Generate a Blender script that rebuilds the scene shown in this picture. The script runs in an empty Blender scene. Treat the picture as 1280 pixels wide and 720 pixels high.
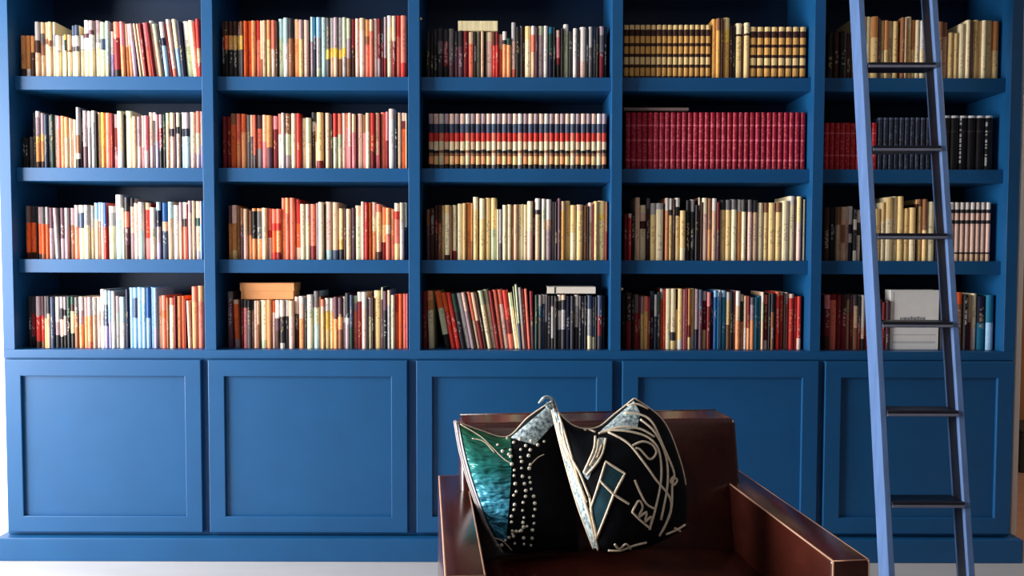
import bpy, bmesh, math, random, re
from mathutils import Vector, Matrix
random.seed(7)
COL = bpy.context.scene.collection

# ------------------------------------------------------------------ camera
F = 1000.0; D = 3.33; TILT = math.atan(40 / F); ROLL = .0023; H = 1.2776
RM = (Matrix.Rotation(math.pi / 2 - TILT, 3, 'X') @ Matrix.Rotation(ROLL, 3, 'Z'))
CAM = Vector((0, -D, H))
cam = bpy.data.objects.new('camera', bpy.data.cameras.new('camera'))
COL.objects.link(cam)
cam.data.sensor_width = 36; cam.data.lens = F * 36 / 1280
cam.matrix_world = Matrix.Translation(CAM) @ RM.to_4x4()
cam.data.clip_start = .05
bpy.context.scene.camera = cam

def ray(x, y): return RM @ Vector(((x - 640) / F, (360 - y) / F, -1))
def onY(x, y, Y):
    d = ray(x, y); return CAM + d * ((Y + D) / d.y)
RINV = RM.inverted()
def project(p):
    q = RINV @ (Vector(p) - CAM)
    return (640 + F * q.x / -q.z, 360 - F * q.y / -q.z)

# ------------------------------------------------------------------ materials
def lin(c):
    c = c / 255
    return c / 12.92 if c <= .04045 else ((c + .055) / 1.055) ** 2.4
def rgb(*c): return tuple(lin(v) for v in c)

def material(name, color, rough=.5, spec=.5, metal=0, noise=.0, scale=20, stretch=(1, 1, 1), bump=0, coat=0, bscale=None, dark=None, emit=None):
    m = bpy.data.materials.new(name); m.use_nodes = True
    nt = m.node_tree; b = nt.nodes['Principled BSDF']
    b.inputs['Base Color'].default_value = (*color, 1)
    b.inputs['Roughness'].default_value = rough
    b.inputs['Specular IOR Level'].default_value = spec
    b.inputs['Metallic'].default_value = metal
    b.inputs['Coat Weight'].default_value = coat
    b.inputs['Coat Roughness'].default_value = .18
    tc = nt.nodes.new('ShaderNodeTexCoord'); mp = nt.nodes.new('ShaderNodeMapping')
    mp.inputs['Scale'].default_value = stretch
    nt.links.new(tc.outputs['Object'], mp.inputs['Vector'])
    nz = nt.nodes.new('ShaderNodeTexNoise'); nz.inputs['Scale'].default_value = scale
    nz.inputs['Detail'].default_value = 4
    nt.links.new(mp.outputs['Vector'], nz.inputs['Vector'])
    if noise:
        mx = nt.nodes.new('ShaderNodeMix'); mx.data_type = 'RGBA'
        dk = dark or tuple(v * (1 - noise) for v in color)
        lt = tuple(min(1, v * (1 + noise)) for v in color)
        mx.inputs[6].default_value = (*dk, 1); mx.inputs[7].default_value = (*lt, 1)
        rp = nt.nodes.new('ShaderNodeMapRange'); rp.inputs[1].default_value = .3; rp.inputs[2].default_value = .7
        nt.links.new(nz.outputs['Fac'], rp.inputs[0]); nt.links.new(rp.outputs[0], mx.inputs[0])
        nt.links.new(mx.outputs[2], b.inputs['Base Color'])
    if bump:
        nb = nz
        if bscale:
            nb = nt.nodes.new('ShaderNodeTexNoise'); nb.inputs['Scale'].default_value = bscale; nb.inputs['Detail'].default_value = 6
            nt.links.new(mp.outputs['Vector'], nb.inputs['Vector'])
        bp = nt.nodes.new('ShaderNodeBump'); bp.inputs['Strength'].default_value = bump; bp.inputs['Distance'].default_value = .004
        nt.links.new(nb.outputs['Fac'], bp.inputs['Height']); nt.links.new(bp.outputs[0], b.inputs['Normal'])
    return m

M = {}
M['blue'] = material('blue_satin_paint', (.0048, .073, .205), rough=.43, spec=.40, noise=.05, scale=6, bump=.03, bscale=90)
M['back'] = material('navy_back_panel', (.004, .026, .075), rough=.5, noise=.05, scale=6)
M['ladder'] = material('ladder_blue_paint', (.125, .225, .47), rough=.42, noise=.16, scale=14, stretch=(3, 3, .35), bump=.05)
M['nosing'] = material('grey_nosing', rgb(120, 124, 146), rough=.35, noise=.1)
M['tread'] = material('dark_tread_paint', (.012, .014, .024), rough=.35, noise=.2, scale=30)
M['wall'] = material('white_wall_paint', (.78, .76, .72), rough=.8, noise=.02, bump=.02, bscale=150)
M['trimw'] = material('white_trim_paint', (.82, .82, .80), rough=.45, noise=.02)
M['ceil'] = material('ceiling_paint', (.25, .25, .26), rough=.9, noise=.02)
M['floor'] = material('pale_floor', (.46, .455, .46), rough=.28, noise=.04, scale=3, stretch=(1, 6, 1))
M['roomw'] = material('room_paint', (.07, .07, .08), rough=.85, noise=.03)
M['tan'] = material('warm_wood_wall', rgb(172, 118, 74), rough=.6, noise=.22, scale=5, stretch=(3, 3, .4))
M['brown'] = material('warm_wood_floor', rgb(196, 150, 122), rough=.4, noise=.15, scale=5, stretch=(.5, 5, 1))
M['leather'] = material('oxblood_leather', (.052, .0100, .0060), rough=.22, spec=.6, noise=.35, scale=9, bump=.12, bscale=160, coat=.35)
M['piping'] = material('pale_piping', rgb(206, 160, 132), rough=.5, noise=.1)
M['leg'] = material('dark_wood_leg', (.03, .014, .008), rough=.35, noise=.2, stretch=(4, 4, .5))
M['velvet'] = material('black_velvet', (.006, .007, .010), rough=.85, spec=.1, noise=.4, scale=30, bump=.25, bscale=60)
M['cord'] = material('cream_cord', rgb(240, 222, 196), rough=.7, noise=.12, scale=120, bump=.4, bscale=300)
M['bead'] = material('white_bead', rgb(236, 228, 210), rough=.35, noise=.05)
M['gusset'] = material('pale_blue_trim', rgb(196, 214, 220), rough=.6, noise=.5, scale=110, dark=rgb(50, 80, 100), bump=.5, bscale=200)
M['tealp'] = material('teal_panel', rgb(22, 70, 84), rough=.5, noise=.3, scale=30, bump=.3, bscale=60)
M['brass'] = material('brass', (.8, .55, .28), rough=.25, metal=1, noise=.03)
M['glasspane'] = None
M['darkbox'] = material('dark_lacquer', (.02, .025, .02), rough=.5, noise=.3)
M['card'] = material('tan_cardboard', rgb(222, 150, 92), rough=.7, noise=.07, scale=18)

# satin panel of the left pillow: green at the top running to bright teal below
def satin():
    m = bpy.data.materials.new('iridescent_satin'); m.use_nodes = True
    nt = m.node_tree; b = nt.nodes['Principled BSDF']
    b.inputs['Roughness'].default_value = .27; b.inputs['Metallic'].default_value = .2
    at = nt.nodes.new('ShaderNodeAttribute'); at.attribute_name = 'uvp'
    sp = nt.nodes.new('ShaderNodeSeparateXYZ'); nt.links.new(at.outputs['Vector'], sp.inputs[0])
    cr = nt.nodes.new('ShaderNodeValToRGB'); nt.links.new(sp.outputs['Y'], cr.inputs[0])
    e = cr.color_ramp.elements
    e[0].position = 0; e[0].color = (.05, .30, .50, 1)
    e[1].position = 1; e[1].color = (.02, .16, .06, 1)
    x = e.new(.35); x.color = (.08, .42, .62, 1)
    x = e.new(.62); x.color = (.02, .26, .24, 1)
    nt.links.new(cr.outputs[0], b.inputs['Base Color'])
    mp = nt.nodes.new('ShaderNodeMapping'); mp.inputs['Scale'].default_value = (1.6, 13, 1)
    nt.links.new(at.outputs['Vector'], mp.inputs['Vector'])
    nz = nt.nodes.new('ShaderNodeTexNoise'); nz.inputs['Scale'].default_value = 1.0; nz.inputs['Detail'].default_value = 2
    nt.links.new(mp.outputs['Vector'], nz.inputs['Vector'])
    bp = nt.nodes.new('ShaderNodeBump'); bp.inputs['Strength'].default_value = .9; bp.inputs['Distance'].default_value = .03
    nt.links.new(nz.outputs['Fac'], bp.inputs['Height']); nt.links.new(bp.outputs[0], b.inputs['Normal'])
    return m
M['satin'] = satin()

# book covers: the colour of each face is the colour printed there, plus painted-in glints
def book_material():
    m = bpy.data.materials.new('book_cloth'); m.use_nodes = True
    nt = m.node_tree; b = nt.nodes['Principled BSDF']
    at = nt.nodes.new('ShaderNodeAttribute'); at.attribute_name = 'tint'
    tc = nt.nodes.new('ShaderNodeTexCoord'); nz = nt.nodes.new('ShaderNodeTexNoise')
    nz.inputs['Scale'].default_value = 60; nt.links.new(tc.outputs['Object'], nz.inputs['Vector'])
    mr = nt.nodes.new('ShaderNodeMapRange'); mr.inputs[3].default_value = .88; mr.inputs[4].default_value = 1.12
    nt.links.new(nz.outputs['Fac'], mr.inputs[0])
    mu = nt.nodes.new('ShaderNodeVectorMath'); mu.operation = 'SCALE'
    nt.links.new(at.outputs['Color'], mu.inputs[0]); nt.links.new(mr.outputs[0], mu.inputs['Scale'])
    nt.links.new(mu.outputs[0], b.inputs['Base Color'])
    b.inputs['Roughness'].default_value = .5; b.inputs['Specular IOR Level'].default_value = .35
    return m
M['book'] = book_material()
M['pages'] = material('book_pages', rgb(226, 208, 172), rough=.85, noise=.12, scale=8, stretch=(60, 1, 1))

# ------------------------------------------------------------------ helpers
def link(o, parent=None, **props):
    COL.objects.link(o)
    if parent is not None: o.parent = parent
    for k, v in props.items(): o[k] = v
    return o
def empty(name, loc, label=None, cat=None, rz=0, group=None):
    o = bpy.data.objects.new(name, None); o.location = loc; o.rotation_euler = (0, 0, rz)
    o.empty_display_size = .05
    link(o)
    if label: o['label'] = label
    if cat: o['category'] = cat
    if group: o['group'] = group
    return o
def finish(name, bm, mat, parent=None, bevel=0, seg=2, smooth=False, **props):
    if bevel:
        bmesh.ops.bevel(bm, geom=[e for e in bm.edges], offset=bevel, segments=seg, profile=.5, affect='EDGES', clamp_overlap=True)
    bmesh.ops.recalc_face_normals(bm, faces=bm.faces)
    me = bpy.data.meshes.new(name); bm.to_mesh(me); bm.free()
    mats = mat if isinstance(mat, list) else [mat]
    for m_ in mats: me.materials.append(m_)
    if smooth:
        for p in me.polygons: p.use_smooth = True
    return link(bpy.data.objects.new(name, me), parent, **props)
def box(bm, x0, x1, y0, y1, z0, z1, mi=0):
    v = [bm.verts.new((x, y, z)) for z in (z0, z1) for x, y in ((x0, y0), (x1, y0), (x1, y1), (x0, y1))]
    fs = [(0, 3, 2, 1), (4, 5, 6, 7), (0, 1, 5, 4), (1, 2, 6, 5), (2, 3, 7, 6), (3, 0, 4, 7)]
    for q in fs:
        bm.faces.new([v[i] for i in q]).material_index = mi
def boxes(name, lst, mat, parent=None, bevel=0, **props):
    bm = bmesh.new()
    for b_ in lst: box(bm, *b_)
    return finish(name, bm, mat, parent, bevel, **props)
def tube_bm(bm, pts, r, n=6, closed=False):
    pts = [Vector(p) for p in pts]
    rings = []
    N = len(pts)
    up = Vector((0, 0, 1))
    for i, p in enumerate(pts):
        a = pts[(i - 1) % N] if (i > 0 or closed) else p
        c = pts[(i + 1) % N] if (i < N - 1 or closed) else p
        t = (c - a)
        if t.length < 1e-9: t = Vector((1, 0, 0))
        t.normalize()
        u = t.cross(up)
        if u.length < .05: u = t.cross(Vector((0, 1, 0)))
        u.normalize(); w = t.cross(u)
        rings.append([bm.verts.new(p + (u * math.cos(k * 2 * math.pi / n) + w * math.sin(k * 2 * math.pi / n)) * r) for k in range(n)])
    m = N if closed else N - 1
    for i in range(m):
        A, B = rings[i], rings[(i + 1) % N]
        for k in range(n):
            bm.faces.new((A[k], A[(k + 1) % n], B[(k + 1) % n], B[k]))
    if not closed:
        bm.faces.new(rings[0]); bm.faces.new(rings[-1])
def smooth_path(pts, n=6, closed=False):
    P = [Vector(p) for p in pts]; out = []
    N = len(P)
    rng = range(N if closed else N - 1)
    for i in rng:
        p0 = P[(i - 1) % N] if (closed or i > 0) else P[0]
        p1 = P[i]; p2 = P[(i + 1) % N]
        p3 = P[(i + 2) % N] if (closed or i + 2 < N) else P[-1]
        for k in range(n):
            t = k / n
            out.append(.5 * ((2 * p1) + (-p0 + p2) * t + (2 * p0 - 5 * p1 + 4 * p2 - p3) * t * t + (-p0 + 3 * p1 - 3 * p2 + p3) * t ** 3))
    if not closed: out.append(P[-1])
    return out

# ------------------------------------------------------------------ room shell
def struct(name, lst, mat, bevel=0):
    return boxes(name, lst, mat, None, bevel, kind='structure')
CEIL = 2.95
struct('floor', [(-4.0, 2.17, -5.6, .5, -.1, 0)], M['floor'])
struct('ceiling', [(-4.0, 5.2, -5.6, 3.2, CEIL, CEIL + .1)], M['ceil'])
struct('wall_back', [(-4.0, 2.30, .37, .50, 0, CEIL)], M['wall'])
struct('baseboard_back', [(-4.0, -2.14, .345, .37, 0, .19)], M['trimw'], .004)
# left wall around its tall window
WY0, WY1, WZ0, WZ1 = -2.3, -.3, .25, 2.7
struct('wall_left', [(-4.1, -4.0, -5.6, WY0, 0, CEIL), (-4.1, -4.0, WY1, .5, 0, CEIL), (-4.1, -4.0, WY0, WY1, 0, WZ0), (-4.1, -4.0, WY0, WY1, WZ1, CEIL)], M['roomw'])
fr = []
for z in (WZ0, (WZ0 + WZ1) / 2 - .02, WZ1 - .05): fr.append((-4.08, -4.02, WY0, WY1, z, z + .05))
for i in range(4):
    y = WY0 + (WY1 - WY0 - .05) * i / 3; fr.append((-4.09, -4.01, y, y + .05, WZ0, WZ1))
struct('window_1', fr, M['trimw'])
struct('wall_right', [(5.1, 5.2, -5.6, 3.2, 0, CEIL)], M['roomw'])
struct('wall_front', [(-4.1, 5.2, -5.7, -5.6, 0, CEIL)], M['roomw'])
# opening on the right: white casing, and the warm room beyond it
struct('trim_1', [(2.295, 2.322, .30, .50, 0, CEIL)], M['trimw'], .004)
struct('wall_far', [(1.9, 5.1, 1.75, 1.9, 0, CEIL)], M['tan'])
struct('wall_side', [(1.9, 2.30, .50, 1.75, 0, CEIL)], M['tan'])
struct('baseboard_far', [(2.30, 5.1, 1.72, 1.75, 0, .09)], M['trimw'], .004)
ff = struct('floor_side', [(2.17, 5.1, -5.6, 1.75, -.1, 0)], M['brown'])

# ------------------------------------------------------------------ built-in bookcase
BC = empty('bookcase', (0, .18, 0), 'wall-to-wall blue painted built-in bookcase with five open bays above panelled cabinets', 'bookcase')
def bpart(name, lst, bevel=.0015, parent=BC, mat=None, **kw):
    o = boxes(name, lst, mat or M['blue'], parent, bevel, **kw)
    o.matrix_parent_inverse = Matrix.Identity(4)
    o.location = -Vector((0, .18, 0)) if parent is BC else (0, 0, 0)
    return o
UX = [(-2.125, -2.077), (-1.2815, -1.235), (-.430, -.3825), (.410, .4545), (1.2435, 1.288), (2.055, 2.102)]
TOPZ = 2.80; LEDGE = .882; RAILB = .846
SH = [2.022, 1.643, 1.260, LEDGE]          # top of the shelves, seen at the book spines
for i, (a, b) in enumerate(UX):
    bpart('upright', [(a, b, 0, .34, LEDGE + (.0), TOPZ)])
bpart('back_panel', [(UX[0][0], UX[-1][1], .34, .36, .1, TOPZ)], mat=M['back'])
bpart('top_board', [(UX[0][0] - .03, UX[-1][1] + .03, -.01, .36, TOPZ, TOPZ + .06)], .004)
TH = .056
for i in range(5):
    a, b = UX[i][1], UX[i + 1][0]
    for z in [SH[0] + .47] + SH[:3]:
        bpart('shelf', [(a, b, .035, .34, z - TH, z)])
bpart('ledge', [(UX[0][0], UX[-1][1], 0, .34, RAILB, LEDGE)], .002)
# cabinet carcase: frame behind the doors
bpart('cabinet_carcase', [(UX[0][0], UX[-1][1], .006, .34, .10, RAILB)])
DOORS = [(-2.112, -1.295), (-1.265, -.435), (-.398, .420), (.460, 1.278), (1.305, 2.091)]
for (a, b) in DOORS:
    z0, z1 = .116, .842; s = .068; y0, y1 = -.018, .005
    bm = bmesh.new(); rings = []
    for y in (y0, y1):
        for k in (0, s):
            rings.append([bm.verts.new(c) for c in ((a + k, y, z0 + k), (b - k, y, z0 + k), (b - k, y, z1 - k), (a + k, y, z1 - k))])
    for k in range(4):
        j = (k + 1) % 4; fo, fi, bo, bi = rings
        bm.faces.new((fo[k], fo[j], fi[j], fi[k])); bm.faces.new((bo[k], bi[k], bi[j], bo[j]))
        bm.faces.new((fo[k], bo[k], bo[j], fo[j])); bm.faces.new((fi[k], fi[j], bi[j], bi[k]))
    edg = [e for e in bm.edges if abs(e.verts[0].co.y - y0) < 1e-6 and abs(e.verts[1].co.y - y0) < 1e-6 and (abs(e.verts[0].co.x - e.verts[1].co.x) < 1e-6 or abs(e.verts[0].co.z - e.verts[1].co.z) < 1e-6)]
    bmesh.ops.bevel(bm, geom=edg, offset=.003, segments=2, profile=.5, affect='EDGES')
    d = finish('cabinet_door', bm, M['blue'], BC); d.location = (0, -.18, 0)
    p = bpart('door_panel', [(a + s - .004, b - s + .004, y0 + .013, y1, z0 + s - .004, z1 - s + .004)], 0, parent=d)
# plinth, standing a little proud
bm = bmesh.new(); box(bm, -2.15, 2.135, -.04, .34, 0, .098)
o = finish('plinth', bm, M['blue'], BC, .003); o.location = (0, -.18, 0)

# ------------------------------------------------------------------ books
PAL = dict(K=(16, 13, 16), k=(42, 40, 46), N=(20, 27, 56), n=(64, 78, 104), B=(26, 84, 150), b=(150, 192, 226), T=(20, 104, 138), t=(182, 214, 214),
           G=(30, 66, 54), g=(196, 204, 168), W=(242, 240, 234), w=(226, 218, 210), C=(246, 228, 186), c=(246, 210, 144), Y=(244, 200, 84), y=(228, 172, 92),
           O=(228, 96, 42), o=(242, 158, 104), R=(204, 48, 38), r=(126, 26, 32), P=(228, 134, 138), p=(238, 198, 180), M=(172, 148, 154), m=(92, 58, 70),
           D=(62, 30, 20), d=(144, 94, 62), L=(184, 170, 214), E=(168, 163, 163), e=(98, 93, 95), S=(238, 120, 96), u=(208, 138, 78), q=(220, 182, 148),
           a=(158, 14, 44), A=(214, 96, 112), x=(176, 12, 26), v=(24, 34, 58), s=(206, 206, 210))
CNAME = dict(K='black', k='charcoal', N='navy', n='slate', B='blue', b='pale blue', T='teal', t='aqua', G='dark green', g='sage', W='white', w='off-white',
             C='cream', c='tan-gold', Y='yellow', y='amber', O='orange', o='peach', R='red', r='maroon', P='pink', p='pale pink', M='mauve', m='plum',
             D='dark brown', d='brown', L='lavender', E='grey', e='dark grey', S='coral', u='ochre', q='beige', a='crimson', A='rose', x='scarlet', v='ink-blue', s='silver')
LC = {k: rgb(*v) for k, v in PAL.items()}
INK_L = [rgb(245, 235, 215), rgb(240, 205, 130), rgb(220, 220, 225)]
INK_D = [rgb(40, 24, 20), rgb(120, 30, 30), rgb(40, 44, 80)]

def parse(code):
    L = re.findall(r'([A-Za-z])(\d*\.?\d*)', code)
    L = [(c, float(n) if n else 1.0) for c, n in L]
    t = sum(n for _, n in L); return [(c, n / t) for c, n in L]
def mixc(a, b, f): return tuple(a[i] * (1 - f) + b[i] * f for i in range(3))

def book_geo(w, h, dp, code, rnd, style='plain'):
    """cover of a standing book: spine towards -Y at y=0, bottom at z=0, centred on x; returns verts, faces, tints"""
    bands = parse(code)                     # from the top down
    cuts = [0.0]; cols = []
    acc = 0
    for c, n in bands:
        steps = max(1, int(round(n * h / .006)))
        if style in ('set', 'gold'): steps = max(1, min(steps, 3))
        for k in range(steps):
            acc += n / steps; cuts.append(acc); cols.append(c)
    zs = [h * (1 - t) for t in cuts]; zs[-1] = 0
    zs = zs[::-1]; cols = cols[::-1]
    ns = 6
    bow = min(w * .42, .010); t = min(.0025, w * .2)
    outer = [(-w / 2, dp)]
    for i in range(ns + 1):
        a = math.pi * i / ns
        outer.append((-w / 2 * math.cos(a), bow - bow * math.sin(a)))
    outer.append((w / 2, dp))
    inner = [(w / 2 - t, dp), (w / 2 - t, bow + .002), (-w / 2 + t, bow + .002), (-w / 2 + t, dp)]
    prof = outer + inner; n = len(prof)
    vs = []; fs = []; tn = []
    for z in zs:
        for (x, y) in prof: vs.append((x, y, z))
    main = max(bands, key=lambda b_: b_[1])[0]
    hj = rnd.uniform(-.1, .1)
    def jit(c):
        f = 1 + hj; return tuple(min(.95, v * f) for v in c)
    lum = sum(LC[main]) / 3
    ink = rnd.choice(INK_L if lum < .22 else INK_D)
    tz0 = rnd.uniform(.15, .5); tz1 = tz0 + rnd.uniform(.2, .5)
    dens = rnd.uniform(.15, .6); gl = rnd.random() < .4
    for r in range(len(zs) - 1):
        zc = (zs[r] + zs[r + 1]) / 2 / h
        col = jit(LC[cols[r]])
        for k in range(n):
            k2 = (k + 1) % n
            fs.append((r * n + k, r * n + k2, (r + 1) * n + k2, (r + 1) * n + k))
            c = col
            if k < ns + 1 and k >= 1:       # spine faces
                if style == 'gold' and k in (1, ns): c = LC['D']
                if style == 'set' and k in (1, ns): c = mixc(col, LC['K'], .55)
                if style == 'glint' and k == 2 and zc > .08 and rnd.random() < .55 and gl: c = mixc(col, LC['s'], .5)  # highlight on glossy black spines, painted in as paler faces
                if style == 'plain' and k in (3, 4) and tz0 < zc < tz1 and w > .008 and rnd.random() < dens:
                    c = mixc(col, ink, .34)
                if style == 'red' and rnd.random() < .14 and k in (2, 3, 4): c = mixc(col, LC['A'], .5)
                if style == 'navy' and rnd.random() < .16 and k in (2, 3, 4): c = mixc(col, LC['n'], .8)
            elif k == 0 or k == ns + 1: c = jit(LC[main])
            tn.append(c)
    # caps: cover thickness top and bottom
    m0 = jit(LC[bands[-1][0]]); m1 = jit(LC[bands[0][0]])
    top = (len(zs) - 1) * n
    for base, col in ((0, m0), (top, m1)):
        L = [base + i for i in range(n)]
        no = len(outer)
        i0, i1, i2, i3 = L[no], L[no + 1], L[no + 2], L[no + 3]
        q = [(L[0], L[1], i2, i3), (L[no - 1], i0, i1, L[no - 2]), tuple([i2] + L[1:no - 1] + [i1])]
        for f_ in q: fs.append(f_); tn.append(col)
    return vs, fs, tn

def page_geo(w, h, dp):
    t = min(.0025, w * .2); bow = min(w * .42, .010)
    x0, x1, y0, y1, z0, z1 = -w / 2 + t, w / 2 - t, bow + .002, dp - .003, .003, h - .004
    v = [(x, y, z) for z in (z0, z1) for x, y in ((x0, y0), (x1, y0), (x1, y1), (x0, y1))]
    return v, [(0, 3, 2, 1), (4, 5, 6, 7), (0, 1, 5, 4), (1, 2, 6, 5), (2, 3, 7, 6), (3, 0, 4, 7)]

def mesh_tint(name, vs, fs, tn, mat):
    me = bpy.data.meshes.new(name); me.from_pydata(vs, [], fs)
    bm = bmesh.new(); bm.from_mesh(me); bm.normal_update(); bmesh.ops.recalc_face_normals(bm, faces=bm.faces); bm.to_mesh(me); bm.free()
    at = me.attributes.new('tint', 'FLOAT_COLOR', 'FACE')
    buf = []
    for c in tn: buf.extend((*c, 1.0))
    at.data.foreach_set('color', buf)
    me.materials.append(mat); me.update()
    return me

# every shelf row: (x0 px of the crop, scale) then "left right top colours lean"; some narrow dark ones stand in for shaded gaps
S8 = 8.375
ROWS = {}
def R(bay, row, x0, sc, y0, bot, text, style='plain'):
    L = ROWS.setdefault((bay, row), [])
    for ln in text.replace('\n', ';').split(';'):
        p = ln.split()
        if not p: continue
        a, b, t, code = float(p[0]), float(p[1]), float(p[2]), p[3]
        lean = float(p[4]) if len(p) > 4 else 0
        L.append(dict(x0=x0 + a / sc, x1=x0 + b / sc, yt=y0 + t / sc, yb=y0 + bot / sc, code=code, lean=lean / sc, style=style))

R(1, 1, 16, S8, 16, 655, """88 145 240 u4D1;145 190 240 u4w1;190 232 240 u2D3;235 290 95 E3D2q4;290 330 95 q2e2d2q4;330 375 92 q3d1C6;375 415 95 c3d1q5
415 450 95 C2E2C5;450 500 235 w3E.4C5;500 545 235 E2w1C6;545 570 230 Y1G2C5;570 615 230 q3d.4C5;615 655 130 n2w2e1C5;655 700 130 n2w2e1C5;700 745 235 W3E.3C6
745 800 75 W3m1W3C6;800 855 80 M2m1W3C6;855 915 75 M3E2W1C7;915 968 95 g3n2C5""")
R(1, 1, 132, S8, 16, 655, """0 42 85 t6g2;42 80 190 w1L1;88 155 92 S2r4K1 -8;158 205 90 P3o4 -16;205 245 110 p3u4 -24;245 278 110 p2o3 -30;280 325 110 M2L4 -45;330 345 120 N -60
348 380 110 q6 -66;380 412 110 C -70;412 440 110 r -60;442 490 100 P3S4 -60;490 520 100 r -70;522 560 75 w.5p5 -72;560 600 115 g2q4 -70;600 622 130 k -64
625 670 95 w2N1b4 -60;670 700 100 r -66;702 750 65 w.5p5S1 -76;752 800 60 C3b3 -66;802 842 90 N -52
845 912 80 w3g4 -48;914 968 75 C -52;970 1010 65 R2o1R -24""")
R(1, 2, 16, S8, 130, 660, """98 132 345 K;132 165 360 K;167 205 340 e;207 245 90 k;247 290 75 w1M3y1u3D1;290 332 95 M3y1u3D1;335 366 110 n;366 405 115 E3e4k1;405 432 110 G;432 464 115 w;464 502 125 P1S3
502 546 125 o;546 590 140 o2q3;590 616 150 C;616 640 160 d;640 670 165 C;670 711 35 E3d2W.6K1;711 736 60 k;736 790 70 M5m3;790 826 75 w2E5;826 868 70 w1E4;868 884 100 K;885 915 85 q;915 958 85 Y3y2""")
R(1, 2, 132, S8, 130, 660, """-12 55 90 S;57 80 105 r;80 125 105 M1r2P1;126 190 75 g.4C4w2;190 200 110 K;200 280 70 g1C6;282 325 130 q;325 366 130 M4w3;368 406 120 p3P2;406 446 120 P4w2;450 492 85 p3w2;494 527 85 w1G3k3
528 562 110 P3L3;562 605 110 M2r3K3;605 632 110 G4k2;632 672 95 g1q4;674 722 90 C2k1p4;722 736 100 m;736 776 90 C2k1p5;776 786 100 k;787 832 85 w2k1w1t3;832 882 90 M2N1t4;882 942 85 C5p2;945 992 75 S3q3M2;992 1010 75 p3L2""")
R(1, 3, 16, S8, 242, 685, """145 190 130 e2O3.6D.8;190 240 130 k2O3.6D.8;242 255 135 K;255 305 140 M2O3.6D.6;305 345 140 e2O3.6d.6;345 382 140 E2O4;385 428 150 m2M3;430 495 150 M2E4 -26;497 545 150 m3M2;547 590 150 E2M3;592 645 150 M2d4
646 698 120 E2S3;700 755 120 w1n2C4;755 810 120 E3C5;810 846 130 w3C4;846 895 95 b2C5;895 920 90 b2d4;920 960 95 b3p4;960 988 95 B3R4""")
R(1, 3, 132, S8, 242, 685, """20 98 130 w1E2C5;100 175 10 w3t5;176 202 150 g;205 252 40 k2S2.2m2.5D2;254 300 45 k1p3M3;300 345 100 p;345 400 90 w3t3;402 465 95 q1R4P3;470 530 145 w3g1C3;535 580 90 t1N2M2L2;580 648 95 B2q1n3;650 706 85 t2q5
708 766 120 w;768 802 90 M2q4;802 856 90 w2k1S4;858 866 110 r;867 905 75 M1p4;905 940 75 q;940 1000 80 q2G1q3M1;1000 1014 80 p2b3""")
R(1, 4, 16, S8, 352, 693, """155 198 155 k;198 243 155 k3r4K2;245 298 155 M3R4D1;298 335 155 m3R4d1;335 366 155 e3c4;366 402 155 k2q4;402 440 160 n;440 490 160 w4M2k2;490 530 160 E2k2p3K2;530 560 160 M2K1p3K2;560 600 160 G2K3;600 645 160 G1D1c3K2
645 690 165 e2d4;690 735 160 w2M2o2.4o1;735 785 165 M3o5;785 832 160 E3o4S1;835 870 165 w2q4;870 915 165 w2p4;915 965 80 w3E2W3;965 998 90 t2n3L3""")
R(1, 4, 132, S8, 352, 693, """4 32 95 w2b2n3;32 62 95 b3L3;62 100 100 w3W3;102 145 150 M2E4;147 205 160 t3w3;210 242 80 N;245 290 65 b;290 336 65 b1n2b3;336 386 60 b;386 430 65 t1b3;430 470 65 B1b1;470 512 60 b;512 545 65 b2L1
547 585 150 p3C5;585 640 145 S2O1S4;640 664 170 d;666 726 170 S1C6;726 744 150 r;745 790 155 o;790 830 155 O;830 846 190 r;848 900 200 q -16;902 960 52 S1o3;960 1020 45 o1S3""")
R(2, 1, 268, S8, 16, 655, """75 110 90 D2r2K4;110 150 90 D2O2K4;150 200 90 D2y2k4;200 244 90 D2y2k4;245 275 92 d2Y2e4;275 305 92 d2Y2e4;307 345 85 O;345 386 80 O;386 430 80 o;430 480 75 R2S4;480 506 80 C2d1;506 545 80 q;547 590 75 o1c2;592 640 75 S1p1;642 668 90 D
670 720 60 t2g4;722 775 50 t3W4;777 830 60 k2d4;832 888 65 q2o4;890 932 75 M2c4;932 988 75 p;990 1004 80 D;1005 1036 40 t2M3""")
R(2, 1, 388, S8, 16, 655, """30 60 45 T2N4;60 110 45 b2E3g1;110 165 45 t;167 200 50 e5Y1.5e3;200 245 50 E5Y1.5q3.5;245 290 50 M5Y1.5q3.5;290 336 50 E5Y1.5d3;336 380 50 g5Y1.5E3.5;380 424 60 g2M2d2;425 470 65 r3D3;470 512 60 p;512 574 55 q1p4;575 620 70 u2d1S4
620 660 70 q1S4;660 702 60 p;702 736 60 r2M1;736 766 60 k2r3;768 800 40 M2r1;800 855 25 w1C5;855 895 30 q2r3;895 940 25 R1S2;940 1003 25 S3R1""")
R(2, 2, 268, S8, 130, 650, """85 130 130 r;130 174 130 r;176 230 100 d1O4;230 270 100 S2o2;270 332 100 O1o2;335 375 110 e;375 410 115 q2e3;410 436 115 S3e1;436 494 115 m2S3E3;496 546 110 q2P2;546 610 120 u3m2;610 664 125 P1r3;665 705 100 S3w5;705 740 95 w3w5
740 800 100 d3g3M2;808 860 100 C;862 908 100 R;910 960 145 q;960 1014 145 g1C1;1016 1062 85 k1E1D4""")
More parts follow.
